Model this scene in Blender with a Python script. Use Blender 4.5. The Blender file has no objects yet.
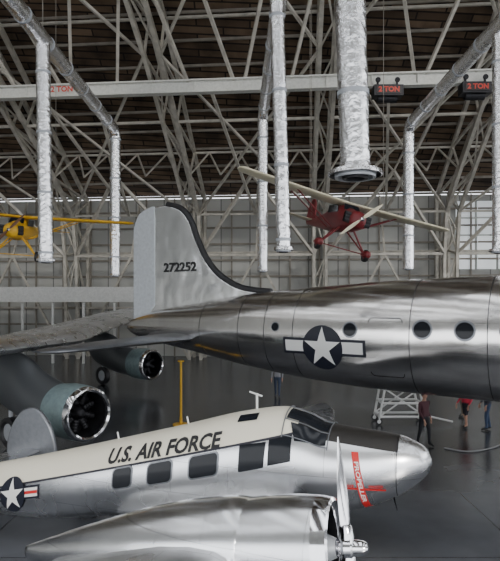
import bpy, bmesh, math, random
from mathutils import Vector, Matrix, Euler
random.seed(4)
SC=bpy.context.scene
F=560.0; H=4.6
# ------------------------------------------------------------------ materials
def newmat(name):
    m=bpy.data.materials.new(name); m.use_nodes=True
    nt=m.node_tree; b=nt.nodes['Principled BSDF']; return m,nt,b
def mat(name,col,metal=0,rough=.5,noise=0,bump=0,nscale=8,coat=0,emit=None,es=0,spec=None,bd=.05):
    m,nt,b=newmat(name)
    b.inputs['Base Color'].default_value=(*col,1); b.inputs['Metallic'].default_value=metal
    b.inputs['Roughness'].default_value=rough
    if spec is not None: b.inputs['Specular IOR Level'].default_value=spec
    if coat: b.inputs['Coat Weight'].default_value=coat
    if emit: 
        b.inputs['Emission Color'].default_value=(*emit,1); b.inputs['Emission Strength'].default_value=es
    if noise or bump:
        tc=nt.nodes.new('ShaderNodeTexCoord'); n=nt.nodes.new('ShaderNodeTexNoise')
        n.inputs['Scale'].default_value=nscale; n.inputs['Detail'].default_value=5
        nt.links.new(tc.outputs['Object'],n.inputs['Vector'])
        if noise:
            r=nt.nodes.new('ShaderNodeValToRGB')
            r.color_ramp.elements[0].position=.3; r.color_ramp.elements[1].position=.7
            r.color_ramp.elements[0].color=(*[c*(1-noise) for c in col],1)
            r.color_ramp.elements[1].color=(*[min(1,c*(1+noise)) for c in col],1)
            nt.links.new(n.outputs['Fac'],r.inputs['Fac']); nt.links.new(r.outputs['Color'],b.inputs['Base Color'])
        if bump:
            bp=nt.nodes.new('ShaderNodeBump'); bp.inputs['Strength'].default_value=bump; bp.inputs['Distance'].default_value=bd
            nt.links.new(n.outputs['Fac'],bp.inputs['Height']); nt.links.new(bp.outputs['Normal'],b.inputs['Normal'])
    return m
def M(nt,op,a,b=None,clamp=False):
    n=nt.nodes.new('ShaderNodeMath'); n.operation=op; n.use_clamp=clamp
    for i,v in enumerate((a,b)):
        if v is None: continue
        if isinstance(v,(int,float)): n.inputs[i].default_value=v
        else: nt.links.new(v,n.inputs[i])
    return n.outputs[0]
def mixc(nt,f,a,b):
    n=nt.nodes.new('ShaderNodeMix'); n.data_type='RGBA'
    nt.links.new(f,n.inputs[0])
    for i,v in ((6,a),(7,b)):
        if isinstance(v,tuple): n.inputs[i].default_value=(*v,1)
        else: nt.links.new(v,n.inputs[i])
    return n.outputs[2]
def aluminium(name,col=(.62,.63,.65),rough=.24,bw=1.3,rh=.55,paint=None,axis='xz',var=.07,bump=.06,grime=.08):
    m,nt,b=newmat(name)
    tc=nt.nodes.new('ShaderNodeTexCoord'); sp=nt.nodes.new('ShaderNodeSeparateXYZ')
    nt.links.new(tc.outputs['Object'],sp.inputs[0])
    cb=nt.nodes.new('ShaderNodeCombineXYZ')
    nt.links.new(sp.outputs['X'],cb.inputs[0]); nt.links.new(sp.outputs['Z' if axis=='xz' else 'Y'],cb.inputs[1])
    br=nt.nodes.new('ShaderNodeTexBrick'); nt.links.new(cb.outputs[0],br.inputs['Vector'])
    br.inputs['Scale'].default_value=1; br.inputs['Brick Width'].default_value=bw; br.inputs['Row Height'].default_value=rh
    br.inputs['Mortar Size'].default_value=.004
    br.inputs['Color1'].default_value=(*[c*(1-var) for c in col],1); br.inputs['Color2'].default_value=(*[min(1,c*(1+var)) for c in col],1)
    br.inputs['Mortar'].default_value=(*[c*.6 for c in col],1)
    n=nt.nodes.new('ShaderNodeTexNoise'); n.inputs['Scale'].default_value=1.2; n.inputs['Detail'].default_value=2
    nt.links.new(tc.outputs['Object'],n.inputs['Vector'])
    n3=nt.nodes.new('ShaderNodeTexNoise'); n3.inputs['Scale'].default_value=.6; n3.inputs['Detail'].default_value=4
    nt.links.new(tc.outputs['Object'],n3.inputs['Vector'])
    rp=nt.nodes.new('ShaderNodeMapRange'); rp.inputs[1].default_value=.3; rp.inputs[2].default_value=.7; rp.inputs[3].default_value=1-grime; rp.inputs[4].default_value=1+grime*.5
    nt.links.new(n3.outputs['Fac'],rp.inputs[0])
    mx=nt.nodes.new('ShaderNodeMix'); mx.data_type='RGBA'; mx.blend_type='MULTIPLY'; mx.inputs[0].default_value=1
    nt.links.new(br.outputs['Color'],mx.inputs[6]); nt.links.new(rp.outputs[0],mx.inputs[7])
    color=mx.outputs[2]
    r=M(nt,'MULTIPLY_ADD',n.outputs['Fac'],.14); r.node.inputs[2].default_value=rough-.07
    b.inputs['Metallic'].default_value=1
    metal=None
    if paint: color,metal,r=paint(nt,sp,color,r)
    nt.links.new(color,b.inputs['Base Color']); nt.links.new(r,b.inputs['Roughness'])
    if metal is not None: nt.links.new(metal,b.inputs['Metallic'])
    bp=nt.nodes.new('ShaderNodeBump'); bp.inputs['Strength'].default_value=bump; bp.inputs['Distance'].default_value=.05
    n2=nt.nodes.new('ShaderNodeTexNoise'); n2.inputs['Scale'].default_value=1.8; n2.inputs['Detail'].default_value=1
    nt.links.new(tc.outputs['Object'],n2.inputs['Vector'])
    nt.links.new(n2.outputs['Fac'],bp.inputs['Height']); nt.links.new(bp.outputs['Normal'],b.inputs['Normal'])
    return m
def c45paint(nt,sp,color,r):
    x=sp.outputs['X']; z=sp.outputs['Z']
    ln=M(nt,'MULTIPLY_ADD',x,.262); ln.node.inputs[2].default_value=2.35+.262*2.85
    d=M(nt,'SUBTRACT',z,ln)
    back=M(nt,'LESS_THAN',x,-1.95)
    white=M(nt,'MULTIPLY',M(nt,'GREATER_THAN',d,0.0),back)
    stripe=M(nt,'MULTIPLY',M(nt,'LESS_THAN',M(nt,'ABSOLUTE',d),.018),back)
    zl=M(nt,'MULTIPLY_ADD',x,-.10); zl.node.inputs[2].default_value=2.34
    blk=M(nt,'MULTIPLY',M(nt,'GREATER_THAN',z,zl),M(nt,'MULTIPLY',M(nt,'GREATER_THAN',x,-1.95),M(nt,'LESS_THAN',x,-.46)))
    c=mixc(nt,white,color,(.74,.70,.58)); c=mixc(nt,blk,c,(.02,.018,.016)); c=mixc(nt,stripe,c,(.02,.02,.03))
    tot=M(nt,'MAXIMUM',white,M(nt,'MAXIMUM',blk,stripe))
    metal=M(nt,'SUBTRACT',1,tot)
    rr=M(nt,'MULTIPLY_ADD',tot,.18); nt.links.new(r,rr.node.inputs[2])
    return c,metal,rr
ALU=aluminium('polished_aluminium',(.86,.87,.89),.24,bump=.05)
ALU54=aluminium('aluminium_transport',(.86,.84,.82),.19,1.9,.8,var=.06,bump=.2)
ALUW=aluminium('aluminium_wing',(.82,.82,.83),.28,1.2,.9,axis='xy',bump=.02)
ALU45=aluminium('aluminium_trainer',(.86,.87,.89),.27,1.0,.5,paint=c45paint,var=.05,bump=.05)
CHROME=mat('chrome',(.88,.88,.9),1,.1)
GREYP=mat('grey_fabric_paint',(.42,.44,.47),.3,.45,.08)
DGREY=mat('dark_grey_metal',(.25,.26,.28),.8,.35,.1)
BLACK=mat('black_rubber',(.015,.015,.017),0,.5)
GLASS=mat('dark_glass',(.012,.014,.018),0,.12,spec=.25)
WHITE=mat('white_paint',(.78,.78,.76),0,.4)
NAVY=mat('insignia_blue',(.012,.014,.025),0,.4)
RED=mat('red_paint',(.55,.02,.02),0,.4)
TEAL=mat('teal_cowl_paint',(.24,.32,.33),.3,.35,.15)
DARK=mat('dark_engine_metal',(.03,.03,.034),.7,.5,.3)
YEL=mat('yellow_paint',(.75,.42,.02),0,.4)
FOIL=mat('duct_foil',(.90,.90,.92),1,.2,0,1.0,7,bd=.045)
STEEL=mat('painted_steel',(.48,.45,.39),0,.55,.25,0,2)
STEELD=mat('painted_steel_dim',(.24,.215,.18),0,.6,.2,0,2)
# ------------------------------------------------------------------ helpers
def link(o,parent=None):
    SC.collection.objects.link(o)
    if parent is not None: o.parent=parent
    return o
def empty(name,mtx=None):
    e=bpy.data.objects.new(name,None); SC.collection.objects.link(e); e.empty_display_size=.2
    if mtx is not None: e.matrix_world=mtx
    return e
def mesh(name,v,f,m,parent=None,smooth=True,mats=None,fm=None):
    me=bpy.data.meshes.new(name); me.from_pydata([tuple(p) for p in v],[],f); me.update()
    for mm in (mats or [m]): me.materials.append(mm)
    if fm: 
        for p,i in zip(me.polygons,fm): p.material_index=i
    bm=bmesh.new(); bm.from_mesh(me); bmesh.ops.recalc_face_normals(bm,faces=bm.faces); bm.to_mesh(me); bm.free()
    for p in me.polygons: p.use_smooth=smooth
    o=bpy.data.objects.new(name,me); return link(o,parent)
def smoothang(o,a=35):
    bm=bmesh.new(); bm.from_mesh(o.data)
    for e in bm.edges:
        if len(e.link_faces)==2 and e.calc_face_angle(0)>math.radians(a): e.smooth=False
    bm.to_mesh(o.data); bm.free()
class G:
    """geometry accumulator -> one mesh"""
    def __init__(s): s.v=[];s.f=[];s.m=[]
    def add(s,v,f,mi=0):
        k=len(s.v); s.v+= [tuple(p) for p in v]; s.f+=[tuple(i+k for i in q) for q in f]; s.m+=[mi]*len(f)
    def beam(s,p,q,w,h=None,mi=0,n=4):
        p=Vector(p);q=Vector(q);h=h or w; d=q-p
        if d.length<1e-5: return
        d.normalize(); up=Vector((0,0,1)) if abs(d.z)<.95 else Vector((0,1,0))
        a=d.cross(up).normalized(); b=a.cross(d).normalized(); v=[]
        for c in (p,q):
            for i in range(n):
                if n==4:
                    sx,sy=[(-1,-1),(1,-1),(1,1),(-1,1)][i]; v.append(c+a*sx*w/2+b*sy*h/2)
                else:
                    t=2*math.pi*i/n; v.append(c+a*math.cos(t)*w/2+b*math.sin(t)*h/2)
        f=[(i,(i+1)%n,n+(i+1)%n,n+i) for i in range(n)]+[tuple(range(n)),tuple(range(2*n-1,n-1,-1))]
        s.add(v,f,mi)
    def box(s,c,d,mi=0):
        c=Vector(c); x,y,z=[k/2 for k in d]
        v=[c+Vector((i*x,j*y,k*z)) for k in(-1,1) for j in(-1,1) for i in(-1,1)]
        s.add(v,[(0,1,3,2),(4,5,7,6),(0,1,5,4),(2,3,7,6),(0,2,6,4),(1,3,7,5)],mi)
    def lathe(s,prof,org,axis,n=28,mi=0):
        org=Vector(org);axis=Vector(axis).normalized()
        up=Vector((0,0,1)) if abs(axis.z)<.9 else Vector((0,1,0))
        a=axis.cross(up).normalized(); b=a.cross(axis).normalized(); v=[]
        for t,r in prof:
            for i in range(n):
                an=2*math.pi*i/n; v.append(org+axis*t+(a*math.cos(an)+b*math.sin(an))*max(r,.0005))
        f=[]
        for j in range(len(prof)-1):
            for i in range(n): f.append((j*n+i,j*n+(i+1)%n,(j+1)*n+(i+1)%n,(j+1)*n+i))
        s.add(v,f,mi)
    def tube(s,pts,r,n=16,mi=0):
        pts=[Vector(p) for p in pts]; v=[];L=len(pts); prev=None
        for k,p in enumerate(pts):
            d=(pts[min(k+1,L-1)]-pts[max(k-1,0)]).normalized()
            if prev is None:
                up=Vector((0,1,0)) if abs(d.y)<.9 else Vector((0,0,1)); a=d.cross(up).normalized()
            else: a=(prev-d*prev.dot(d)).normalized()
            prev=a; b=d.cross(a)
            rr=r[k] if isinstance(r,(list,tuple)) else r
            for i in range(n):
                t=2*math.pi*i/n; v.append(p+(a*math.cos(t)+b*math.sin(t))*rr)
        f=[(j*n+i,j*n+(i+1)%n,(j+1)*n+(i+1)%n,(j+1)*n+i) for j in range(L-1) for i in range(n)]
        f+=[tuple(range(n)),tuple(range((L-1)*n,L*n))]
        s.add(v,f,mi)
    def obj(s,name,mats,parent=None,smooth=False,ang=None):
        if not isinstance(mats,(list,tuple)): mats=[mats]
        o=mesh(name,s.v,s.f,None,parent,smooth,mats,s.m)
        if smooth: smoothang(o,ang or 35)
        return o
def hermite(xs,ys,x):
    n=len(xs)
    if x<=xs[0]: return ys[0]
    if x>=xs[-1]: return ys[-1]
    for i in range(n-1):
        if xs[i]<=x<=xs[i+1]: break
    def sl(k):
        if k==0: return (ys[1]-ys[0])/(xs[1]-xs[0])
        if k==n-1: return (ys[-1]-ys[-2])/(xs[-1]-xs[-2])
        a=(ys[k]-ys[k-1])/(xs[k]-xs[k-1]); b=(ys[k+1]-ys[k])/(xs[k+1]-xs[k])
        return 0 if a*b<=0 else 2*a*b/(a+b)
    h=xs[i+1]-xs[i]; t=(x-xs[i])/h
    return (2*t**3-3*t*t+1)*ys[i]+(t**3-2*t*t+t)*h*sl(i)+(-2*t**3+3*t*t)*ys[i+1]+(t**3-t*t)*h*sl(i+1)
class Loft:
    def __init__(s,sec,n=2.0,yc=0):
        sec=sorted(sec); s.xs=[q[0] for q in sec]; s.t=[q[1] for q in sec]; s.b=[q[2] for q in sec]; s.w=[q[3] for q in sec]; s.n=n; s.yc=yc
    def pt(s,x,th,off=0):
        t=hermite(s.xs,s.t,x);b=hermite(s.xs,s.b,x);w=hermite(s.xs,s.w,x)
        zc=(t+b)/2;hh=(t-b)/2; e=2/s.n
        c,sn=math.cos(th),math.sin(th)
        return Vector((x,s.yc-(w+off)*math.copysign(abs(c)**e,c),zc+(hh+off)*math.copysign(abs(sn)**e,sn)))
    def pz(s,x,z,off=0):
        t=hermite(s.xs,s.t,x);b=hermite(s.xs,s.b,x); zc=(t+b)/2;hh=(t-b)/2
        q=max(-1,min(1,(z-zc)/hh)); th=math.asin(math.copysign(abs(q)**(s.n/2),q))
        return s.pt(x,th,off)
    def build(s,name,m,parent,nx=90,nr=48,x0=None,x1=None,off=0):
        a=s.xs[0] if x0 is None else x0; b=s.xs[-1] if x1 is None else x1; v=[];f=[]
        for i in range(nx+1):
            t=i/nx
            for j in range(nr): v.append(s.pt(a+(b-a)*t,2*math.pi*j/nr,off))
        for i in range(nx):
            for j in range(nr): f.append((i*nr+j,i*nr+(j+1)%nr,(i+1)*nr+(j+1)%nr,(i+1)*nr+j))
        if x0 is None: f.append(tuple(range(nr)))
        if x1 is None: f.append(tuple(range(nx*nr,(nx+1)*nr)))
        return mesh(name,v,f,m,parent)
def wing(name,st,m,parent,tc=.12):
    """st: (span, xle, xte, zle, zte) x forward"""
    prof=[(0,0),(.02,.35),(.08,.7),(.2,.95),(.35,1),(.6,.72),(.85,.3),(1,.02)]
    ring=[(a,b*.6) for a,b in prof]+[(a,-b*.4) for a,b in prof[-1:0:-1]]
    v=[];f=[];n=len(ring)
    for y,xl,xt,zl,zt in st:
        c=abs(xl-xt)
        for a,b in ring: v.append((xl+(xt-xl)*a,y,zl+(zt-zl)*a+b*c*tc))
    for i in range(len(st)-1):
        for j in range(n): f.append((i*n+j,i*n+(j+1)%n,(i+1)*n+(j+1)%n,(i+1)*n+j))
    f+=[tuple(range(n)),tuple(range((len(st)-1)*n,len(st)*n))]
    o=mesh(name,v,f,m,parent); smoothang(o,50); return o
def plate(name,out,th,m,parent,y=0,bev=.06):
    n=len(out); v=[(x,y-th/2,z) for x,z in out]+[(x,y+th/2,z) for x,z in out]
    f=[tuple(range(n)),tuple(range(2*n-1,n-1,-1))]+[(i,(i+1)%n,n+(i+1)%n,n+i) for i in range(n)]
    o=mesh(name,v,f,m,parent,True)
    b=o.modifiers.new('b','BEVEL'); b.width=bev; b.segments=3; b.limit_method='ANGLE'; b.angle_limit=math.radians(50)
    smoothang(o,30); return o
def spline(pts,k=6):
    r=[];n=len(pts)
    for i in range(n-1):
        p0=pts[max(i-1,0)];p1=pts[i];p2=pts[i+1];p3=pts[min(i+2,n-1)]
        for j in range(k):
            t=j/k
            r.append(tuple(.5*((2*b)+(c-a)*t+(2*a-5*b+4*c-d)*t*t+(-a+3*b-3*c+d)*t**3) for a,b,c,d in zip(p0,p1,p2,p3)))
    r.append(tuple(pts[-1])); return r
def decal(name,poly,fn,m,parent,maxlen=.08):
    bm=bmesh.new(); vs=[bm.verts.new((a,b,0)) for a,b in poly]; bm.faces.new(vs)
    bmesh.ops.triangulate(bm,faces=bm.faces)
    for _ in range(7):
        es=[e for e in bm.edges if e.calc_length()>maxlen]
        if not es: break
        bmesh.ops.subdivide_edges(bm,edges=es,cuts=1); bmesh.ops.triangulate(bm,faces=bm.faces)
    for v in bm.verts: v.co=fn(v.co.x,v.co.y)
    me=bpy.data.meshes.new(name); bm.to_mesh(me); bm.free(); me.materials.append(m)
    for p in me.polygons: p.use_smooth=True
    return link(bpy.data.objects.new(name,me),parent)
def textmesh(name,body,size,fn,m,parent,bold=.02,xs=1.0,maxlen=.08):
    c=bpy.data.curves.new(name,'FONT'); c.body=body; c.size=size; c.align_x='CENTER'; c.align_y='CENTER'; c.offset=bold*size; c.resolution_u=3
    o=bpy.data.objects.new(name+'_t',c); SC.collection.objects.link(o)
    dg=bpy.context.evaluated_depsgraph_get(); me=bpy.data.meshes.new_from_object(o.evaluated_get(dg))
    bpy.data.objects.remove(o)
    bm=bmesh.new(); bm.from_mesh(me); bmesh.ops.triangulate(bm,faces=bm.faces)
    for _ in range(4):
        es=[e for e in bm.edges if e.calc_length()>maxlen]
        if not es: break
        bmesh.ops.subdivide_edges(bm,edges=es,cuts=1); bmesh.ops.triangulate(bm,faces=bm.faces)
    for v in bm.verts: v.co=fn(v.co.x*xs,v.co.y)
    bm.to_mesh(me); bm.free(); me.materials.clear(); me.materials.append(m); me.name=name
    return link(bpy.data.objects.new(name,me),parent)
def rrect(w,h,r,k=4):
    o=[]
    for cx,cy,a0 in ((w/2-r,h/2-r,0),(-w/2+r,h/2-r,90),(-w/2+r,-h/2+r,180),(w/2-r,-h/2+r,270)):
        for i in range(k+1):
            a=math.radians(a0+90*i/k); o.append((cx+r*math.cos(a),cy+r*math.sin(a)))
    return o
def circ(R,n=36): return [(R*math.cos(2*math.pi*i/n),R*math.sin(2*math.pi*i/n)) for i in range(n)]
def insignia(lo,cx,cz,R,parent,slope=0,red=False,stretch=1.0):
    def fn(off): return lambda a,b: lo.pz(cx+a*stretch,cz+b+slope*a,off)
    b0,b1=-.22*R,.3*R; e=R/8
    decal('insignia_border',[(-2*R-e,b0-e),(2*R+e,b0-e),(2*R+e,b1+e),(-2*R-e,b1+e)],fn(.008),NAVY,parent)
    for sg in(-1,1):
        q=[(sg*.95*R,b0),(sg*2*R,b0),(sg*2*R,b1),(sg*.95*R,b1)]
        decal('insignia_bar',q,fn(.014),WHITE,parent)
        if red:
            w=(b1-b0)*.17;mz=(b0+b1)/2
            decal('insignia_stripe',[(sg*.95*R,mz-w),(sg*2*R,mz-w),(sg*2*R,mz+w),(sg*.95*R,mz+w)],fn(.02),RED,parent)
    decal('insignia_disc',circ(R*1.03),fn(.026),NAVY,parent)
    st=[]
    for i in range(10):
        a=math.pi/2+i*math.pi/5; r=R*.97 if i%2==0 else R*.97*.382; st.append((r*math.cos(a),r*math.sin(a)))
    for i in range(5):
        k=2*i; decal('insignia_star',[(0,0),st[(k-1)%10],st[k],st[(k+1)%10]],fn(.034),WHITE,parent)
def blade(g,hub,dirv,fwd,L,ch,mi=0,tw=35):
    hub=Vector(hub);d=Vector(dirv).normalized();fw=Vector(fwd).normalized(); side=d.cross(fw).normalized()
    N=12;n=10;v=[]
    for i in range(N+1):
        t=i/N
        c=ch*(.32+1.0*math.sin(math.pi*min(1,(t+.02))**.85)*.7) if t<.97 else ch*.25
        if t<.12: c=ch*.35
        th=ch*(.3*(1-t)**1.5+.05); a=math.radians(tw*(1-t*.7)+8)
        if t==1: c=ch*.12
        for j in range(n):
            p=2*math.pi*j/n; x=math.cos(p)*c/2;y=math.sin(p)*th/2
            v.append(hub+d*(t*L)+side*(x*math.cos(a)-y*math.sin(a))+fw*(x*math.sin(a)+y*math.cos(a)))
    f=[(i*n+j,i*n+(j+1)%n,(i+1)*n+(j+1)%n,(i+1)*n+j) for i in range(N) for j in range(n)]+[tuple(range(N*n,(N+1)*n))]
    g.add(v,f,mi)
def wheel(g,c,r,w,ax=(0,1,0),mt=0,mh=1):
    c=Vector(c);ax=Vector(ax).normalized()
    g.lathe([(-w/2*.6,r*.55),(-w/2,r*.7),(-w/2*.8,r*.93),(0,r),(w/2*.8,r*.93),(w/2,r*.7),(w/2*.6,r*.55)],c,ax,28,mt)
    g.lathe([(-w*.35,0),(-w*.4,r*.2),(-w*.3,r*.56),(w*.3,r*.56),(w*.4,r*.2),(w*.35,0)],c,ax,24,mh)
def radial_engine(parent,hub,fwd,R,name,cowlmat,n=9,lip=CHROME,length=1.0,nose=True):
    g=G(); hub=Vector(hub); fw=Vector(fwd).normalized(); bk=-fw
    g.lathe([(.22,R*.80),(.15,R*.82),(.11,R*.88),(.13,R*.94),(.22,R*.975),(.3,R*.99)],hub,bk,44,1)
    g.lathe([(.3,R*.99),(.55,R*1.02),(.55+length*.5,R*1.02),(.55+length,R*.97)],hub,bk,44,0)
    g.lathe([(.22,R*.80),(.35,R*.8),(.6,R*.85),(.95,R*.85),(1.0,0)],hub,bk,44,2)
    ed=.45 if nose else .7
    if nose: g.lathe([(.12,0),(.13,R*.18),(.25,R*.26),(.5,R*.3)],hub,bk,24,3)
    else: g.lathe([(.45,0),(.46,R*.12),(.55,R*.22),(.8,R*.28)],hub,bk,24,2)
    up=Vector((0,0,1)); a=fw.cross(up).normalized(); b=a.cross(fw).normalized()
    for i in range(n):
        t=2*math.pi*i/n; d=a*math.cos(t)+b*math.sin(t)
        for k in range(4): g.lathe([(R*(.3+.11*k),R*.12),(R*(.36+.11*k),R*.14),(R*(.41+.11*k),R*.12)],hub+bk*ed,d,10,2)
    return g.obj(name,[cowlmat,lip,DARK,GREYP],parent,True)
def frame(loc,yaw_deg): return Matrix.Translation(Vector(loc))@Matrix.Rotation(math.radians(yaw_deg),4,'Z')

# ------------------------------------------------------------------ camera
cam=bpy.data.cameras.new('camera'); co=bpy.data.objects.new('camera',cam); SC.collection.objects.link(co)
co.location=(0,0,H); co.rotation_euler=(math.radians(90),0,0)
cam.sensor_width=36; cam.sensor_fit='AUTO'; cam.lens=36*F/561; cam.shift_y=19.5/561; cam.clip_end=300; cam.clip_start=.05
SC.camera=co

# ------------------------------------------------------------------ hangar
HA=math.radians(-5)
def HT(x,y,z):
    dy=y-35; return Vector((x*math.cos(HA)-dy*math.sin(HA), 35+x*math.sin(HA)+dy*math.cos(HA), z))
m,nt,b=newmat('painted_concrete_floor')
tc=nt.nodes.new('ShaderNodeTexCoord'); n=nt.nodes.new('ShaderNodeTexNoise'); n.inputs['Scale'].default_value=.35; n.inputs['Detail'].default_value=8
nt.links.new(tc.outputs['Object'],n.inputs['Vector'])
r=nt.nodes.new('ShaderNodeValToRGB'); r.color_ramp.elements[0].color=(.05,.054,.062,1); r.color_ramp.elements[1].color=(.10,.106,.12,1)
r.color_ramp.elements[0].position=.35; r.color_ramp.elements[1].position=.65
nt.links.new(n.outputs['Fac'],r.inputs['Fac'])
br=nt.nodes.new('ShaderNodeTexBrick'); nt.links.new(tc.outputs['Object'],br.inputs['Vector']); br.offset=0
br.inputs['Scale'].default_value=1;br.inputs['Brick Width'].default_value=5;br.inputs['Row Height'].default_value=5;br.inputs['Mortar Size'].default_value=.02
br.inputs['Color1'].default_value=br.inputs['Color2'].default_value=(1,1,1,1); br.inputs['Mortar'].default_value=(.5,.5,.5,1)
mx=nt.nodes.new('ShaderNodeMix'); mx.data_type='RGBA'; mx.blend_type='MULTIPLY'; mx.inputs[0].default_value=1
nt.links.new(r.outputs['Color'],mx.inputs[6]); nt.links.new(br.outputs['Color'],mx.inputs[7]); nt.links.new(mx.outputs[2],b.inputs['Base Color'])
b.inputs['Roughness'].default_value=.22
FLOORM=m
mesh('floor',[(-60,-20,0),(60,-20,0),(60,60,0),(-60,60,0)],[(0,1,2,3)],FLOORM,smooth=False)
m,nt,b=newmat('wall_siding')
tc=nt.nodes.new('ShaderNodeTexCoord'); sp=nt.nodes.new('ShaderNodeSeparateXYZ'); nt.links.new(tc.outputs['Object'],sp.inputs[0])
cb=nt.nodes.new('ShaderNodeCombineXYZ'); nt.links.new(sp.outputs['X'],cb.inputs[0]); nt.links.new(sp.outputs['Z'],cb.inputs[1])
br=nt.nodes.new('ShaderNodeTexBrick'); nt.links.new(cb.outputs[0],br.inputs['Vector']); br.offset=0
br.inputs['Scale'].default_value=1;br.inputs['Brick Width'].default_value=2.33;br.inputs['Row Height'].default_value=1.3;br.inputs['Mortar Size'].default_value=.05
br.inputs['Color1'].default_value=(.36,.36,.34,1);br.inputs['Color2'].default_value=(.50,.50,.47,1);br.inputs['Mortar'].default_value=(.2,.2,.19,1)
nt.links.new(br.outputs['Color'],b.inputs['Base Color']); b.inputs['Roughness'].default_value=.7
WALLM=m
WZ=12.8
mesh('wall_back',[HT(-50,45,0),HT(50,45,0),HT(50,45,WZ),HT(-50,45,WZ)],[(0,1,2,3)],WALLM,smooth=False)
PANE=mat('glowing_pane',(.78,.8,.8),0,.4,.1,0,1,emit=(.8,.87,.92),es=.4)  # emission put into the material so the wall panels look bright
g=G()
for i in range(6):
    for j in range(4):
        g.box(HT(15.9+i*1.6,44.9,7.6+j*1.35),(1.45,.08,1.2))
g.obj('bright_panels',PANE)
m,nt,b=newmat('roof_deck_boards')
tc=nt.nodes.new('ShaderNodeTexCoord'); sp=nt.nodes.new('ShaderNodeSeparateXYZ'); nt.links.new(tc.outputs['Object'],sp.inputs[0])
cb=nt.nodes.new('ShaderNodeCombineXYZ'); nt.links.new(sp.outputs['X'],cb.inputs[0]); nt.links.new(sp.outputs['Y'],cb.inputs[1])
br=nt.nodes.new('ShaderNodeTexBrick'); nt.links.new(cb.outputs[0],br.inputs['Vector'])
br.inputs['Scale'].default_value=1;br.inputs['Brick Width'].default_value=3.1;br.inputs['Row Height'].default_value=.45;br.inputs['Mortar Size'].default_value=.05
br.inputs['Color1'].default_value=(.075,.048,.03,1);br.inputs['Color2'].default_value=(.20,.135,.085,1);br.inputs['Mortar'].default_value=(.02,.014,.01,1)
n=nt.nodes.new('ShaderNodeTexNoise'); n.inputs['Scale'].default_value=.5; n.inputs['Detail'].default_value=8; nt.links.new(tc.outputs['Object'],n.inputs['Vector'])
rp=nt.nodes.new('ShaderNodeMapRange'); rp.inputs[1].default_value=.35; rp.inputs[2].default_value=.65; rp.inputs[3].default_value=.3; rp.inputs[4].default_value=1.2
nt.links.new(n.outputs['Fac'],rp.inputs[0])
mx=nt.nodes.new('ShaderNodeMix'); mx.data_type='RGBA'; mx.blend_type='MULTIPLY'; mx.inputs[0].default_value=1
nt.links.new(br.outputs['Color'],mx.inputs[6]); nt.links.new(rp.outputs[0],mx.inputs[7]); nt.links.new(mx.outputs[2],b.inputs['Base Color'])
b.inputs['Roughness'].default_value=.9
ROOFM=m
RP=[(45.2,WZ),(31,20.8),(16,26)]
v=[];f=[]
for i,(y,z) in enumerate(RP): v+=[HT(-50,y,z+.3),HT(50,y,z+.3)]
for i in range(2): f.append((2*i,2*i+1,2*i+3,2*i+2))
for x0 in range(-50,50,6):  # unseen roof strips; open gaps added to let in light and streak the metals
    k=len(v); v+=[HT(x0,16,26.3),HT(x0+3.4,16,26.3),HT(x0+3.4,-10,29.3),HT(x0,-10,29.3)]; f.append((k,k+1,k+2,k+3))
mesh('ceiling',v,f,ROOFM,smooth=False)
mesh('wall_left',[HT(-38,-10,0),HT(-38,45,0),HT(-38,45,WZ),HT(-38,31,20.8),HT(-38,16,26),HT(-38,-10,29)],[(0,1,2,3,4,5)],WALLM,smooth=False)
mesh('unseen_front_wall',[HT(-50,-10,11),HT(50,-10,11),HT(50,-10,29),HT(-50,-10,29)],[(0,1,2,3)],WALLM,smooth=False)  # unseen wall above an open door, added to shape reflections in the metals
RT=empty('roof_truss')
XF=[-33.5,-24,-14.6,-4.9,4.6,14.1,23.6,33]
out=[(44.6,0),(44.6,4),(44.6,8.4),(44.6,12.6),(40,15.2),(35.5,17.8),(31,20.4),(26,22.1),(21,23.9),(16,25.6),(8,26.8),(0,28)]
inn=[(42.6,0),(42.4,4),(42.2,8.0),(41.6,11.0),(38.2,13.2),(34.2,15.6),(30,17.9),(25.5,19.8),(20.6,21.6),(16,23.3),(8,24.5),(0,25.6)]
g=G()
for X in XF:
    for dx in(-.45,.45):
        for P in(out,inn):
            for a,c in zip(P,P[1:]): g.beam(HT(X+dx,*a),HT(X+dx,*c),.22,.3)
        for i in range(len(out)-1):
            g.beam(HT(X+dx,*out[i]),HT(X+dx,*inn[i+1]),.15)
            g.beam(HT(X+dx,*out[i+1]),HT(X+dx,*inn[i+1]),.13)
    for i in range(len(inn)-1):
        s=1 if i%2 else -1
        g.beam(HT(X-.45*s,*inn[i]),HT(X+.45*s,*inn[i+1]),.1)
        mid=((inn[i][0]+inn[i+1][0])/2,(inn[i][1]+inn[i+1][1])/2)
        g.beam(HT(X+.45*s,*inn[i]),HT(X-.45*s,*mid),.08); g.beam(HT(X-.45*s,*mid),HT(X+.45*s,*inn[i+1]),.08)
g.obj('truss_frames',STEEL,RT)
g=G()
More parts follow.
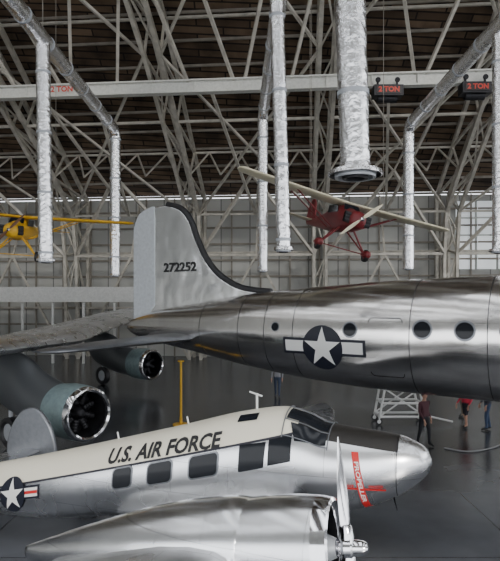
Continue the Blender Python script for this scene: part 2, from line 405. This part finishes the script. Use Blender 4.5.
for k in range(len(XF)-1):
    a,c=XF[k]+.45,XF[k+1]-.45; mx_=(a+c)/2
    for i in (3,5,7,9):
        g.beam(HT(a,*inn[i]),HT(c,*inn[i]),.15)
    for i in (2,4,6,8): g.beam(HT(a,*out[i]),HT(c,*out[i]),.14)
    for i in (4,8):
        N=4
        for j in range(N):
            x0=a+(c-a)*j/N; x1=a+(c-a)*(j+.5)/N; x2=a+(c-a)*(j+1)/N
            g.beam(HT(x0,*inn[i]),HT(x1,*out[i]),.1); g.beam(HT(x1,*out[i]),HT(x2,*inn[i]),.1)
    for i in (3,6):
        g.beam(HT(a,*inn[i]),HT(c,*inn[i+3]),.14); g.beam(HT(c,*inn[i]),HT(a,*inn[i+3]),.14)
    g.beam(HT(a,*inn[2]),HT(mx_,*inn[4]),.2); g.beam(HT(c,*inn[2]),HT(mx_,*inn[4]),.2)
    g.beam(HT(a,*inn[0]),HT(mx_,*inn[2]),.15); g.beam(HT(c,*inn[0]),HT(mx_,*inn[2]),.15)
    g.beam(HT(mx_,*inn[2]),HT(mx_,*out[3]),.14)
    g.beam(HT(a,*inn[2]),HT(c,*inn[2]),.2); g.beam(HT(a,*inn[1]),HT(c,*inn[1]),.15)
    g.beam(HT(mx_,41.6,11),HT(mx_-1.6,30,16.1),.16); g.beam(HT(mx_,41.6,11),HT(mx_+1.6,30,16.1),.16)
    for j,(xa,xb) in enumerate(((a+1.5,a-.6),(c-1.5,c+.6),(mx_-.3,mx_-2.6),(mx_+.3,mx_+2.6))):
        g.beam(HT(xa,30,16.4),HT(xb,24,22.4),.16)
g.obj('truss_bracing',STEEL,RT)
g=G()
for i in range(len(out)-4):
    (y0,z0),(y1,z1)=out[i+3],out[i+4]
    for j in range(3):
        t=j/3; g.beam(HT(-42,y0+(y1-y0)*t,z0+(z1-z0)*t+.28),HT(42,y0+(y1-y0)*t,z0+(z1-z0)*t+.28),.1,.16)
for z in [1.3*k for k in range(1,10)]: g.beam(HT(-42,44.85,z),HT(42,44.85,z),.1,.14)
for k in range(-18,19): 
    g.beam(HT(k*2.33,44.8,0),HT(k*2.33,44.8,WZ),.12,.1)
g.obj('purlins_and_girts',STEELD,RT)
g=G()
g.beam(HT(-40,30,16.1),HT(40,30,16.1),.12,.62)
g.beam(HT(-40,30,16.42),HT(40,30,16.42),.45,.08); g.beam(HT(-40,30,15.8),HT(40,30,15.8),.45,.08)
for k in range(-17,18): g.beam(HT(k*2.35-.2,29.9,15.82),HT(k*2.35-.2,29.9,16.4),.05,.16)
g.obj('crane_runway_beam',[mat('beam_paint',(.62,.62,.58),0,.5,.1)],RT)
def flat(org,ax):
    ax=Vector(ax).normalized(); org=Vector(org)
    return lambda a,b: org+ax*a+Vector((0,0,b))
REDL=mat('red_lettering',(.6,.05,.03),0,.5)
axh=HT(1,30,0)-HT(0,30,0)
textmesh('beam_lettering','2 TON',.42,flat(HT(-9.85,29.7,16.11),axh),REDL,RT,.03)
def hoist(x):
    e=empty('crane_hoist'); e.parent=RT; g=G()
    c=HT(x,29.6,15.35)
    g.box(c,(1.5,.7,.55),0); g.box(c+Vector((0,-.37,0)),(1.25,.04,.36),1)
    for s in(-.5,.5): g.beam(c+Vector((s,0,.2)),c+Vector((s,0,.75)),.1,mi=0); wheel(g,c+Vector((s,-.1,.6)),.14,.1,mt=0,mh=0)
    g.lathe([(-.5,.2),(-.5,.22),(.5,.22),(.5,.2)],c+Vector((0,.1,-.3)),(1,0,0),16,0)
    g.obj('hoist_body',[DARK,mat('hoist_panel',(.03,.02,.02),0,.5)],e)
    textmesh('hoist_lettering','2 TON',.36,flat(c+Vector((0,-.41,0)),(1,0,0)),REDL,e,.04)
hoist(7.6); hoist(12.0)
# foil ducts
DH=13.3
def duct(name,paths,rads,flares=()):
    e=empty(name)
    for i,(p,r) in enumerate(zip(paths,rads)):
        g=G(); P=[Vector(q) for q in p]; pts=[]
        for a,c in zip(P,P[1:]):
            n=max(2,int((c-a).length/.22))
            for k in range(n): pts.append(a.lerp(c,k/n))
        pts.append(P[-1])
        rr=[r*(1+random.uniform(-.03,.03)) for _ in pts]
        g.tube(pts,rr,20); 
        for k in range(5,len(pts)-1,9):
            d=(pts[k+1]-pts[k-1]).normalized(); g.lathe([(-.04,r*1.0),(-.04,r*1.06),(.04,r*1.06),(.04,r*1.0)],pts[k],d,20,1)
        g.obj('foil_tube_%d'%i,[FOIL,GREYP],e,True)
    for c,r in flares:
        g=G(); g.lathe([(.2,r*.55),(.06,r*.6),(.03,r*.97),(.0,r),(-.05,r*1.02),(-.06,r*.97)],c,(0,0,1),32,1)
        g.lathe([(-.06,r*.97),(-.0,r*.9),(-.0,r*.78)],c,(0,0,1),32,2)
        g.lathe([(0,r*.78),(-.1,r*.76),(-.1,r*.66),(0,r*.64)],c,(0,0,1),32,0)
        g.lathe([(0,r*.64),(0,r*.5),(-.12,r*.48),(-.12,r*.36),(0,r*.34),(0,0)],c,(0,0,1),32,2)
        g.obj('diffuser',[GREYP,FOIL,DARK],e,True)
    g=G()
    for p in paths:
        for q in p[:1]: g.beam(q,(q[0],q[1],min(q[2]+9,25)),.02)
    g.obj('hanger_wires',STEELD,e)
Y1=18.7;X1=-6.92
duct('ventilation_duct',[[(X1,6,DH),(X1,28.3,DH),(X1+.05,28.6,DH-.3),(X1+.02,28.6,5.9)],[(X1,Y1,DH),(X1+.1,Y1,5.95)]],[.27,.23],
     [((X1+.1,Y1,5.95),.3),((X1+.02,28.6,5.9),.28)])
duct('ventilation_duct',[[(7.9,6,DH),(7.9,27.5,DH),(7.88,27.8,DH-.3),(7.85,27.8,6.2)],[(7.95,17.9,DH),(7.95,17.9,6.2)]],[.27,.2],[((7.85,27.8,6.2),.28),((7.95,17.9,6.2),.3)])
duct('ventilation_duct',[[(1.1,6,DH),(.62,25.7,DH),(.6,26,DH-.3),(.58,26,6.0)],[(.7,15,DH),(.9,15,5.99)]],[.24,.19],[((.58,26,6.0),.26),((.9,15,5.99),.26)])
duct('ventilation_duct',[[(1.7,4,DH),(1.7,10,DH),(1.7,10.05,DH-.2),(1.9,10.1,6.95)]],[.27],[((1.9,10.1,6.9),.48)])
g=G()
g.box(HT(-16,40.2,5.0),(17,1.3,1.1),0)
for k in range(8): g.beam(HT(-24+k*2.3,39.5,0),HT(-24+k*2.3,39.5,4.4),.16)
g.obj('mezzanine_walkway',[mat('walkway_paint',(.55,.55,.53),0,.5,.1)])

# ------------------------------------------------------------------ four engine transport
T=empty('four_engine_transport_airplane',frame((-4,22.5,0),-32.1))
L54=Loft([(-1.25,3.62,3.42,.04),(-.9,3.85,3.2,.18),(0.5,4.22,2.92,.5),(2.5,4.5,2.62,.88),(4.7,4.82,2.27,1.22),(7.6,5.05,1.95,1.52),(10,5.2,1.82,1.66),(13,5.28,1.78,1.74),(17,5.28,1.78,1.75),(21,5.25,1.8,1.72),(24,5.0,1.95,1.4),(25.6,4.5,2.3,.95),(26.4,3.6,3.2,.1)],2.05)
L54.build('fuselage',ALU54,T,130,64)
finc=[(-.78,3.7),(-.78,7.35)]+spline([(-.78,7.5),(-.5,8.05),(.1,8.28),(.9,8.33),(1.6,8.1),(2.05,7.6),(2.35,6.9),(2.7,6.25),(3.15,5.7),(3.7,5.3),(4.5,4.98),(5.6,4.85),(6.4,4.8)],5)+[(6.4,4.5),(2,3.7)]
FINM=aluminium('aluminium_fin',(.84,.85,.86),.22,1.6,1.1,var=.04,bump=1.0,grime=.2)
plate('fin',finc,.22,FINM,T,bev=.08)
rud=[(-.8,3.8),(-.8,7.3)]+spline([(-.8,7.5),(-.5,8.06),(.1,8.3),(.3,8.31)],5)+[(.35,7.8),(.35,4.4),(.0,4.0)]
plate('rudder',rud,.26,mat('rudder_fabric',(.55,.58,.61),.2,.4,.1),T,bev=.09)
edge=spline([(.9,8.34),(1.6,8.12),(2.06,7.62),(2.37,6.92),(2.72,6.27),(3.17,5.72),(3.72,5.32),(4.5,5.0),(5.6,4.88)],5)
g=G(); g.tube([(x,0,z) for x,z in edge],.125,12); g.obj('deicer_boot',BLACK,T,True)
pf=lambda a,b: Vector((1.6+a,-.125,5.85+b))
textmesh('tail_number','272252',.48,pf,BLACK,T,.03,1.12)
for sg in(-1,1):
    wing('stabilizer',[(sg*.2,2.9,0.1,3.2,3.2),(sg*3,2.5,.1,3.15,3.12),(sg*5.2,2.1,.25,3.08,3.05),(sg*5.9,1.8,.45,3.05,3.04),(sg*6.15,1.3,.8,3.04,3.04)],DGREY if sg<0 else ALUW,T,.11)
for sg in(-1,1):
    wing('wing',[(sg*1,19.5,14.8,2.2,2.15),(sg*8,19,15.8,2.8,2.75),(sg*15.5,18.2,16.4,3.5,3.5),(sg*16.2,17.6,16.9,3.55,3.55)],ALUW,T,.15)
    for y in (4.3,9.2):
        z=2.35+.09*(y-1); g=G()
        g.lathe([(0,.1),(.05,.45),(.15,.62),(.4,.7),(1.4,.72),(3,.5),(5,.1)],(21.2,sg*y,z),(-1,0,0),28,0)
        g.obj('engine_nacelle',[ALU54],T,True)
        g=G(); hub=Vector((21.5,sg*y,z)); g.lathe([(0,.02),(-.1,.15),(-.3,.2)],hub,(1,0,0),16,0)
        for k in range(3): blade(g,hub-Vector((.15,0,0)),(0,math.sin(k*2.094+.3),math.cos(k*2.094+.3)),(1,0,0),1.9,.3)
        g.obj('propeller',[BLACK],T,True)
    g=G(); g.beam((17,sg*4.3,2.2),(17,sg*4.3,.5),.18,mi=1,n=12)
    for s in(-.3,.3): wheel(g,(17,sg*4.3+s,.56),.56,.35)
    g.obj('main_gear',[BLACK,GREYP],T,True)
g=G(); g.beam((24,0,2.2),(24,0,.4),.16,mi=1,n=12); wheel(g,(24,0,.45),.45,.3); g.obj('nose_gear',[BLACK,GREYP],T,True)
insignia(L54,8.25,3.17,.65,T,0,False,1.0)
for x,z,rx in [(6.55,3.75,.13),(9.15,3.74,.2),(11.25,3.8,.23),(12.35,3.8,.23),(13.45,3.8,.23),(14.55,3.8,.23),(15.65,3.8,.23)]:
    decal('window_frame',circ(rx*1.2,24),lambda a,b,x=x,z=z:L54.pz(x+a,z+b,.006),DGREY,T)
    decal('window_pane',[(a,b*.95) for a,b in circ(rx,24)],lambda a,b,x=x,z=z:L54.pz(x+a,z+b,.014),GLASS,T)
def rectdec(lo,x,z,w,h,r,m,par,name,off=.006,lw=.02):
    o=rrect(w,h,r); i=rrect(w-2*lw,h-2*lw,max(.01,r-lw)); n=len(o); g=G()
    v=[lo.pz(x+a,z+b,off) for a,b in o]+[lo.pz(x+a,z+b,off) for a,b in i]
    g.add(v,[(k,(k+1)%n,n+(k+1)%n,n+k) for k in range(n)]); g.obj(name,[m],par)
rectdec(L54,10.2,3.25,1.0,1.7,.12,DARK,T,'door_outline')
g=G()
for x in [3.2,5.0,6.1,7.2,10.9,12.9,14.9]:
    for j in range(64):
        a=L54.pt(x,2*math.pi*j/64,.004);c=L54.pt(x,2*math.pi*(j+1)/64,.004)
        d=Vector((.010,0,0)); g.add([a-d,a+d,c+d,c-d],[(0,1,2,3)])
g.obj('skin_seams',[DARK],T)

# ------------------------------------------------------------------ twin engine airplane (U.S. AIR FORCE)
A=empty('twin_engine_airplane',frame((2.7,8.3,0),-20))
sec=[(0,2.24,2.16,.03),(.04,2.34,2.05,.14),(.15,2.44,1.92,.26),(.5,2.56,1.66,.44),(1.2,2.62,1.36,.6),(1.55,2.66,1.28,.64),(1.9,2.8,1.22,.66),(2.25,2.87,1.16,.67),(2.8,2.79,1.08,.68),(4.2,2.41,.9,.68),(5.5,2.06,.72,.62),(7.4,1.57,.45,.45),(8.8,1.25,.42,.3),(10,1.05,.6,.14),(10.4,.95,.75,.03)]
L45=Loft([(-s,t,b_,w) for s,t,b_,w in sec],2.15)
L45.build('fuselage',ALU45,A,170,64)
g=G()
for x in (-.48,):
    for j in range(64):
        a=L45.pt(x,2*math.pi*j/64,.003);c=L45.pt(x,2*math.pi*(j+1)/64,.003); d=Vector((.006,0,0)); g.add([a-d,a+d,c+d,c-d],[(0,1,2,3)])
g.obj('nose_seams',[DARK],A)
SL=.262
def f45(x0,z0,off,sl=SL): return lambda a,b: L45.pz(x0+a,z0+b+sl*a,off)
for x,z,w,h in [(-3.42,1.98,.48,.33),(-4.2,1.79,.43,.32),(-4.92,1.62,.36,.31)]:
    decal('cabin_window_frame',rrect(w+.05,h+.05,.09),f45(x,z,.008),DGREY,A)
    decal('cabin_window',rrect(w,h,.07),f45(x,z,.016),GLASS,A)
decal('cockpit_side_window',[(-.2,-.2),(.2,-.2),(.22,.17),(-.2,.2)],f45(-2.62,2.2,.016),GLASS,A)
decal('cockpit_side_window',[(-.15,-.2),(.2,-.2),(.2,.17),(-.15,.17)],f45(-2.2,2.33,.016),GLASS,A)
def decth(name,poly,off,m): 
    return decal(name,[(a,b/90) for a,b in poly],lambda a,b:L45.pt(a,math.radians(b*90),off),m,A,.06)
decth('windshield_pane',[(-1.96,33),(-1.50,40),(-1.50,58),(-2.06,56)],.014,GLASS)
decth('windshield_pane',[(-2.14,61),(-1.50,63),(-1.48,87),(-2.12,87)],.014,GLASS)
decth('windshield_pane',[(-2.14,119),(-1.50,117),(-1.48,93),(-2.12,93)],.014,GLASS)
decth('windshield_pane',[(-1.96,147),(-1.50,140),(-1.50,122),(-2.06,124)],.014,GLASS)
g=G()
for th in (37,59.5,90,120.5,143):
    g.tube([L45.pt(x,math.radians(th),.016) for x in (-2.16,-2.0,-1.8,-1.6,-1.46)],.009,8)
for x in (-1.47,-2.16):
    g.tube([L45.pt(x,math.radians(t),.016) for t in range(34,147,6)],.009,8)
g.obj('windshield_frame',[DGREY],A,True)
decth('roof_hatch_window',[(-2.95,58),(-2.62,58),(-2.62,72),(-2.95,72)],.012,GLASS)
textmesh('fuselage_lettering','U.S. AIR FORCE',.30,f45(-4.22,2.13,.014,.235),BLACK,A,.035,1.04)
insignia(L45,-7.4,.98,.31,A,.24,True)
def wb(off): return lambda a,b: L45.pz(-.98+a-.20*b,1.95+b,off)
decal('warning_band',[(-.05,-.5),(.05,-.5),(.05,.42),(-.05,.42)],wb(.008),RED,A,.06)
textmesh('warning_lettering','PROPELLER',.085,lambda a,b: wb(.014)(b,-a),WHITE,A,.02,1.4,.05)
decal('warning_line',[(-.22,-.01),(.36,-.01),(.36,.01),(-.22,.01)],lambda a,b: L45.pz(-.98+a,1.86+b-.03*a,.011),RED,A)
for s in(-.2,.25): 
    textmesh('warning_small_lettering','DANGER',.05,lambda a,b,s=s: L45.pz(-.98+s*.9+a,1.90+b,.014),RED,A,.02,1,.05)
g=G(); top=L45.pt(-2.75,math.pi/2); g.beam(top,top+Vector((0,0,.26)),.04,n=8); g.beam(top+Vector((-.13,0,.28)),top+Vector((.09,0,.22)),.03,n=8)
for x in(-4.0,-5.4): 
    t=L45.pt(x,math.pi/2); g.beam(t,t+Vector((-.03,0,.12)),.03,n=8)
g.obj('aerials',[WHITE],A)
for sg,hz in ((-1,1.62),(1,1.40)):
    dz=hz-1.6
    wing('wing',[(sg*.3,-2.0,-5.2,1.42,.78),(sg*2,-2.1,-5.1,1.42+dz,.84+dz),(sg*5,-2.45,-4.6,1.62+dz,1.2+dz),(sg*6.6,-2.8,-4.25,1.75+dz,1.48+dz),(sg*7.1,-3.05,-3.9,1.79+dz,1.64+dz)],ALUW,A,.14)
    ax=Vector((1,0,.14)).normalized(); hub=Vector((-.9,sg*2.0,hz))
    radial_engine(A,hub,ax,.62,'engine_cowl',ALU,9,CHROME,.75)
    Ln=Loft([(-.9-s,hz+t-.14*s,hz+b_-.14*s,w) for s,t,b_,w in [(1.2,.605,-.605,.605),(1.35,.63,-.62,.62),(1.9,.62,-.55,.6),(2.6,.54,-.47,.52),(3.5,.34,-.34,.36),(4.4,.1,-.28,.16),(4.8,-.02,-.2,.04)]],2,yc=sg*2.0)
    Ln.build('nacelle',ALU,A,50,40)
    g=G()
    g.lathe([(.26,0),(.25,.05),(.2,.085),(.08,.1),(.06,.13),(-.02,.14),(-.06,.1),(-.25,.1)],hub,ax,28,0)
    if sg<0: d1=Vector((-.05,.24,1))
    else: d1=Vector((0,-.62,.8))
    d1=(d1-ax*d1.dot(ax)).normalized()
    for k in(1,-1):
        blade(g,hub,d1*k,ax,1.3,.18,0 if sg<0 else 1)
        g.lathe([(.05,.09),(.12,.1),(.24,.08),(.26,.06)],hub,d1*k,16,0)
    g.obj('propeller',[CHROME,BLACK],A,True)
    g=G()
    for s in(-.22,.22): g.beam((-2.3,sg*2+s,1.1),(-2.2,sg*2+s,.42),.07,mi=1,n=10)
    g.beam((-2.2,sg*2-.25,.42),(-2.2,sg*2+.25,.42),.06,mi=1,n=10); wheel(g,(-2.2,sg*2,.42),.42,.26); g.obj('main_gear',[BLACK,GREYP],A,True)
    fo=spline([(-8.85,.6),(-8.8,1.0),(-8.95,1.55),(-9.3,1.93),(-9.7,1.95),(-10.05,1.6),(-10.25,1.1),(-10.2,.6),(-9.85,.35),(-9.35,.3),(-8.95,.45)],5)
    plate('tail_fin',[(x+.15,z) for x,z in fo],.12,DGREY,A,y=sg*2.3,bev=.04)
wing('stabilizer',[(-2.3,-9.1,-10.2,.95,.8),(0,-8.9,-10.3,.95,.8),(2.3,-9.1,-10.2,.95,.8)],ALUW,A,.1)
g=G(); g.beam((-9.3,0,.6),(-9.4,0,.2),.07,mi=1,n=10); wheel(g,(-9.4,0,.17),.17,.12); g.obj('tail_gear',[BLACK,GREYP],A,True)

# ------------------------------------------------------------------ left airplane with teal cowls
B=empty('twin_engine_transport_airplane',Matrix.Identity(4))
wing('wing',[(8,-7.2,-9.6,3.55,3.45),(12,-6.8,-10.4,3.32,3.2),(21.5,-6.4,-11.2,3.05,2.9),(31,-6.6,-10.6,3.45,3.3),(38,-7.2,-9.8,3.9,3.8)],ALUW,B,.13)
LF=Loft([(-24,3.4,3.0,.1),(-20,3.6,2.2,.7),(-14,3.7,1.2,1.3),(-10.8,3.6,1.1,1.2),(-9.8,3.0,1.6,.6),(-9.5,2.5,2.1,.1)],2.1,yc=21.5)
LF.build('fuselage',ALU54,B,50,40)
NG=mat('nacelle_grey',(.16,.17,.18),.6,.35)
for k_,(x,y,z,R) in enumerate(((-4.26,14.9,1.55,.74),(-4.85,28,1.36,.78))):
    N_=empty('nacelle_group_%d'%k_,frame((x,y,0),-38)); N_.parent=B
    radial_engine(N_,Vector((.12,0,z)),(1,0,0),R,'engine_cowl',TEAL,9,CHROME,.8,False)
    Ln=Loft([(-s,z+t,z+b_,w) for s,t,b_,w in [(1.15,.68,-.68,.68),(1.5,.72,-.66,.66),(2.4,.95,-.62,.6),(3.2,1.35,-.5,.5),(4.4,1.6,-.2,.4),(5.6,1.65,.8,.1)]],2,yc=0)
    Ln.build('nacelle',NG,N_,40,36)
    g=G(); g.beam((-4,0,1.6),(-4,0,.5),.14,mi=1,n=10); wheel(g,(-4,0,.5),.5,.3); g.obj('main_gear',[BLACK,GREYP],N_,True)

# ------------------------------------------------------------------ hanging light planes
def light_plane(name,pos,Fv,roll,fm,wm,span,pants,propm,fs=1.0):
    Fv=Vector(Fv).normalized(); L0=Vector((0,0,1)).cross(Fv).normalized(); U0=Fv.cross(L0)
    c,s=math.cos(roll),math.sin(roll); Lv=L0*c-U0*s; Uv=Fv.cross(Lv)
    mt=Matrix((( Fv.x,Lv.x,Uv.x,pos[0]),(Fv.y,Lv.y,Uv.y,pos[1]),(Fv.z,Lv.z,Uv.z,pos[2]),(0,0,0,1)))
    e=empty(name,mt)
    lo=Loft([(1.75,.1,-.1,.1),(1.7,.2,-.22,.22),(1.5,.3,-.34,.34),(.9,.36,-.42,.4),(.3,.62,-.46,.42),(-.6,.62,-.45,.42),(-1.6,.38,-.36,.32),(-4.2,.12,-.08,.06)],2.3); lo.build('fuselage',fm,e,50,28)
    hs=span/2
    wing('wing',[(-hs-.15,.25,-.3,.80,.80),(-hs,.5,-.6,.78,.76),(-hs*.6,.55,-.7,.72,.68),(0,.55,-.7,.64,.60),(hs*.6,.55,-.7,.72,.68),(hs,.5,-.6,.78,.76),(hs+.15,.25,-.3,.80,.80)],wm,e,.13)
    wing('stabilizer',[(-1.5,-3.6,-4.2,.15,.15),(0,-3.3,-4.4,.12,.12),(1.5,-3.6,-4.2,.15,.15)],wm,e,.06)
    plate('fin',spline([(-3.3,.2),(-3.7,.9),(-4.1,1.15),(-4.45,.9),(-4.5,.2),(-4.3,-.05)],4),.07,fm,e,bev=.02)
    g=G()
    for s in(-1,1):
        g.beam((.1,s*.42,-.35),(.2,s*hs*.5,.66),.05,mi=0,n=8); g.beam((-.4,s*.42,-.35),(-.5,s*hs*.5,.62),.05,mi=0,n=8)
        g.beam((.7,s*.3,-.35),(.75,s*.95,-1.12),.08,mi=0,n=8); g.beam((.1,s*.3,-.4),(.72,s*.95,-1.12),.06,mi=0,n=8)
        wheel(g,(.75,s*1.0,-1.15),.24,.17,(0,1,0),1,2)
        if pants: g.lathe([(-.38,.02),(-.25,.1),(0,.15),(.2,.15),(.3,.1),(.34,.02)],(.72,s*1.0,-1.1),(1,0,0),14,2)
    g.beam((.75,-.95,-1.12),(.75,.95,-1.12),.04,mi=0,n=8)
    for s in(-1,1):
        for k in(-1,0,1): g.lathe([(0,.09),(.22,.09)],(1.45,s*.3,k*.12),(0,s,0),8,1)
    g.obj('undercarriage_and_struts',[fm,BLACK,fm],e,True)
    decal('windscreen',[(-.34,-.2),(.34,-.2),(.3,.2),(-.3,.2)],lambda a,b:Vector((.66-.6*b,a,.47+b*.62)),GLASS,e)
    for s in(-1,1):
        decal('side_window',[(-.6,-.14),(.5,-.14),(.3,.16),(-.6,.16)],lambda a,b,s=s:Vector((a-.1,s*.425,.38+b)),GLASS,e)
    g=G(); g.lathe([(.14,0),(.08,.07),(-.15,.1)],(1.85,0,0),(1,0,0),16,0)
    for k in(1,-1): blade(g,(1.85,0,0),(0,.66*k,.74*k),(1,0,0),.98,.15,1,20)
    g.obj('propeller',[CHROME,propm],e,True)
    g=G(); inv=mt.inverted()
    for p in((0,-1.6,.8),(0,1.6,.8),(-3.8,0,.2)):
        w=mt@Vector(p); g.beam(Vector(p),inv@(w+Vector((0,0,20.3+ (28-w.y)*.25 -w.z if w.y>20 else 12))),.015)
    g.obj('suspension_cables',[STEELD],e)
CREAM=mat('cream_fabric',(.72,.66,.48),0,.5); REDF=mat('red_fabric',(.17,.018,.022),0,.4)
light_plane('red_light_airplane',(3.62,22.0,7.72),(.22,-.96,-.11),math.radians(13.5),REDF,CREAM,8.7,True,CREAM)
light_plane('yellow_light_airplane',(-10.95,26.7,7.9),(.12,-.97,-.09),math.radians(4),YEL,YEL,10.2,False,mat('wood_prop',(.12,.05,.02),0,.4))

# ------------------------------------------------------------------ people
def person(name,loc,h,yaw,shirt,pants,hair,stride=.18,shorts=False,arm=.1):
    k=h/1.75
    V=[];E=[];R=[]
    def nv(p,r,par=None):
        V.append(Vector(p)*k);R.append(r*k)
        if par is not None:E.append((par,len(V)-1))
        return len(V)-1
    pel=nv((0,0,.96),.145); sp1=nv((0,0,1.12),.13,pel); ch=nv((.01,0,1.32),.15,sp1); nk0=nv((0,0,1.46),.075,ch); nk=nv((.015,0,1.54),.055,nk0); nv((.02,0,1.62),.07,nk)
    for s in(-1,1):
        st=stride*s
        hp=nv((0,s*.1,.9),.1,pel); kn=nv((st*.6+.03,s*.1,.5),.062,hp); cf=nv((st*.8,s*.1,.32),.055,kn); an=nv((st*1.0-.03,s*.1,.09),.038,cf)
        hl=nv((st*1.0-.05,s*.1,.045),.04,an); nv((st*1.0+.17,s*.115,.035),.035,an)
        sh=nv((0,s*.19,1.41),.062,ch); el=nv((-.03-st*.4,s*.25,1.13),.043,sh); wr=nv((.06-st*.6+arm,s*.25,.9),.027,el)
        pm=nv((.07-st*.6+arm,s*.25,.83),.03,wr)
        for i,(dx,l) in enumerate(((.03,.075),(.01,.085),(-.01,.08),(-.03,.065))):
            a=nv((.07-st*.6+arm+dx,s*.25,.79),.009,pm); nv((.075-st*.6+arm+dx,s*.243,.79-l),.007,a)
        a=nv((.11-st*.6+arm,s*.235,.82),.01,pm); nv((.125-st*.6+arm,s*.225,.775),.008,a)
    me=bpy.data.meshes.new('b'); me.from_pydata([tuple(p) for p in V],E,[])
    o=bpy.data.objects.new('b',me); SC.collection.objects.link(o)
    o.modifiers.new('s','SKIN'); 
    for i,r in enumerate(R): me.skin_vertices[0].data[i].radius=(r,r)
    me.skin_vertices[0].data[0].use_root=True
    ss=o.modifiers.new('ss','SUBSURF'); ss.levels=2; ss.render_levels=2
    bpy.context.view_layer.update()
    dg=bpy.context.evaluated_depsgraph_get(); bm=bmesh.new(); em=o.evaluated_get(dg).to_mesh(); bm.from_mesh(em)
    bpy.data.objects.remove(o)
    def mi(c):
        z=c.z/k
        if z<.1: return 3
        if z<(.97): 
            if abs(c.y/k)>.2 and z>.7: return 0 if z<.93 else 1
            if shorts and z<.52: return 0
            return 2
        if z>1.47 : return 0
        return 1
    for f in bm.faces: f.material_index=mi(f.calc_center_median()); f.smooth=True
    hc=Vector((.025,0,1.66))*k
    def ball(c,r,sx,m_,seg=20):
        q=bmesh.ops.create_uvsphere(bm,u_segments=seg,v_segments=14,radius=1,matrix=Matrix.Translation(c)@Matrix.Diagonal((*[a*r for a in sx],1)))
        for v in q['verts']:
            for f in v.link_faces: f.material_index=m_; f.smooth=True
    ball(hc,.1*k,(.98,.8,1.2),0); ball(hc+Vector((-.018,0,.028))*k,.103*k,(.98,.86,1.08),4)
    ball(hc+Vector((.1,0,-.01))*k,.016*k,(1,.7,1.5),0,8)
    for s in(-1,1):
        ball(hc+Vector((.0,s*.082,-.005))*k,.022*k,(.7,.4,1.2),0,8); ball(hc+Vector((.088,s*.032,.012))*k,.011*k,(.6,1,.7),4,8)
    ball(hc+Vector((.088,0,-.055))*k,.02*k,(.4,1,.3),1,8)
    nm=bpy.data.meshes.new(name); bm.to_mesh(nm); bm.free()
    for m_ in (SKIN,mat(name+'_top',shirt,0,.8),mat(name+'_trousers',pants,0,.8),BLACK,mat(name+'_hair',hair,0,.7)): nm.materials.append(m_)
    p=bpy.data.objects.new(name,nm); SC.collection.objects.link(p); p.location=loc; p.rotation_euler=(0,0,math.radians(yaw))
    return p
SKIN=mat('skin',(.5,.28,.2),0,.6)
person('museum_visitor',(5.5,17.7,0),1.68,-60,(.09,.03,.04),(.015,.015,.02),(.02,.015,.01),.16)
person('museum_visitor',(7.75,20.1,0),1.66,200,(.6,.03,.07),(.02,.02,.03),(.03,.02,.01),.1,True)
person('museum_visitor',(8.4,19.8,0),1.74,170,(.05,.05,.07),(.05,.08,.15),(.03,.02,.01),.08)
person('museum_visitor',(8.35,22.0,0),1.72,190,(.6,.6,.6),(.2,.16,.12),(.03,.02,.01),.08)
person('museum_visitor',(1.3,26.6,0),1.72,-100,(.3,.3,.32),(.05,.07,.12),(.03,.02,.01),.14)

# ------------------------------------------------------------------ floor props
g=G(); px,py=-2.54,20.6
g.beam((px,py,.05),(px,py,2.35),.09,n=12)
g.lathe([(0,0),(0,.3),(.05,.3),(.07,.06),(.3,.05)],(px,py,0),(0,0,1),20)
g.lathe([(0,.0),(0,.12),(.05,.12),(.05,0)],(px,py,2.33),(0,0,1),16); g.obj('tail_support_stand',[YEL],None,True)
g=G(); cx,cy=5.6,21.0
for sx in(-.85,.85):
    for sy in(-.4,.4):
        g.beam((cx+sx,cy+sy,.2),(cx+sx*.75,cy+sy,1.35),.09,n=8); wheel(g,(cx+sx,cy+sy,.13),.13,.08,mt=1,mh=0)
for z in(.3,.8,1.35):
    q=.85-.2*(z-.2)/1.15
    for sy in(-.4,.4): g.beam((cx-q,cy+sy,z),(cx+q,cy+sy,z),.09,n=8)
    for sx in(-q,q): g.beam((cx+sx,cy-.4,z),(cx+sx,cy+.4,z),.08,n=8)
for sy in (-.4,.4):
    g.beam((cx-.85,cy+sy,.3),(cx+.65,cy+sy,1.35),.06,n=8); g.beam((cx+.85,cy+sy,.3),(cx-.65,cy+sy,1.35),.06,n=8)
g.box((cx,cy,1.38),(1.4,.85,.05)); g.beam((cx+.85,cy,.3),(cx+1.9,cy-.3,.1),.07,n=8)
g.obj('maintenance_trolley',[WHITE,BLACK],None,True)
g=G(); P=spline([(6.0,17.3,.03),(6.6,16.9,.03),(7.6,17.4,.03),(8.8,18.6,.03),(10.5,19.4,.03)],8); g.tube(P,.025,8)
g.obj('floor_hose',[mat('hose_grey',(.3,.3,.31),0,.5)],None,True)

# ------------------------------------------------------------------ light
w=bpy.data.worlds.new('world'); SC.world=w; w.use_nodes=True; bg=w.node_tree.nodes['Background']
bg.inputs['Color'].default_value=(.93,.96,1,1); bg.inputs['Strength'].default_value=3.1
s=bpy.data.lights.new('sun','SUN'); s.energy=2.2; s.angle=math.radians(8); s.color=(1,.96,.9)
so=bpy.data.objects.new('sun',s); SC.collection.objects.link(so); so.rotation_euler=Vector((-.35,1,-.42)).to_track_quat('-Z','Y').to_euler()
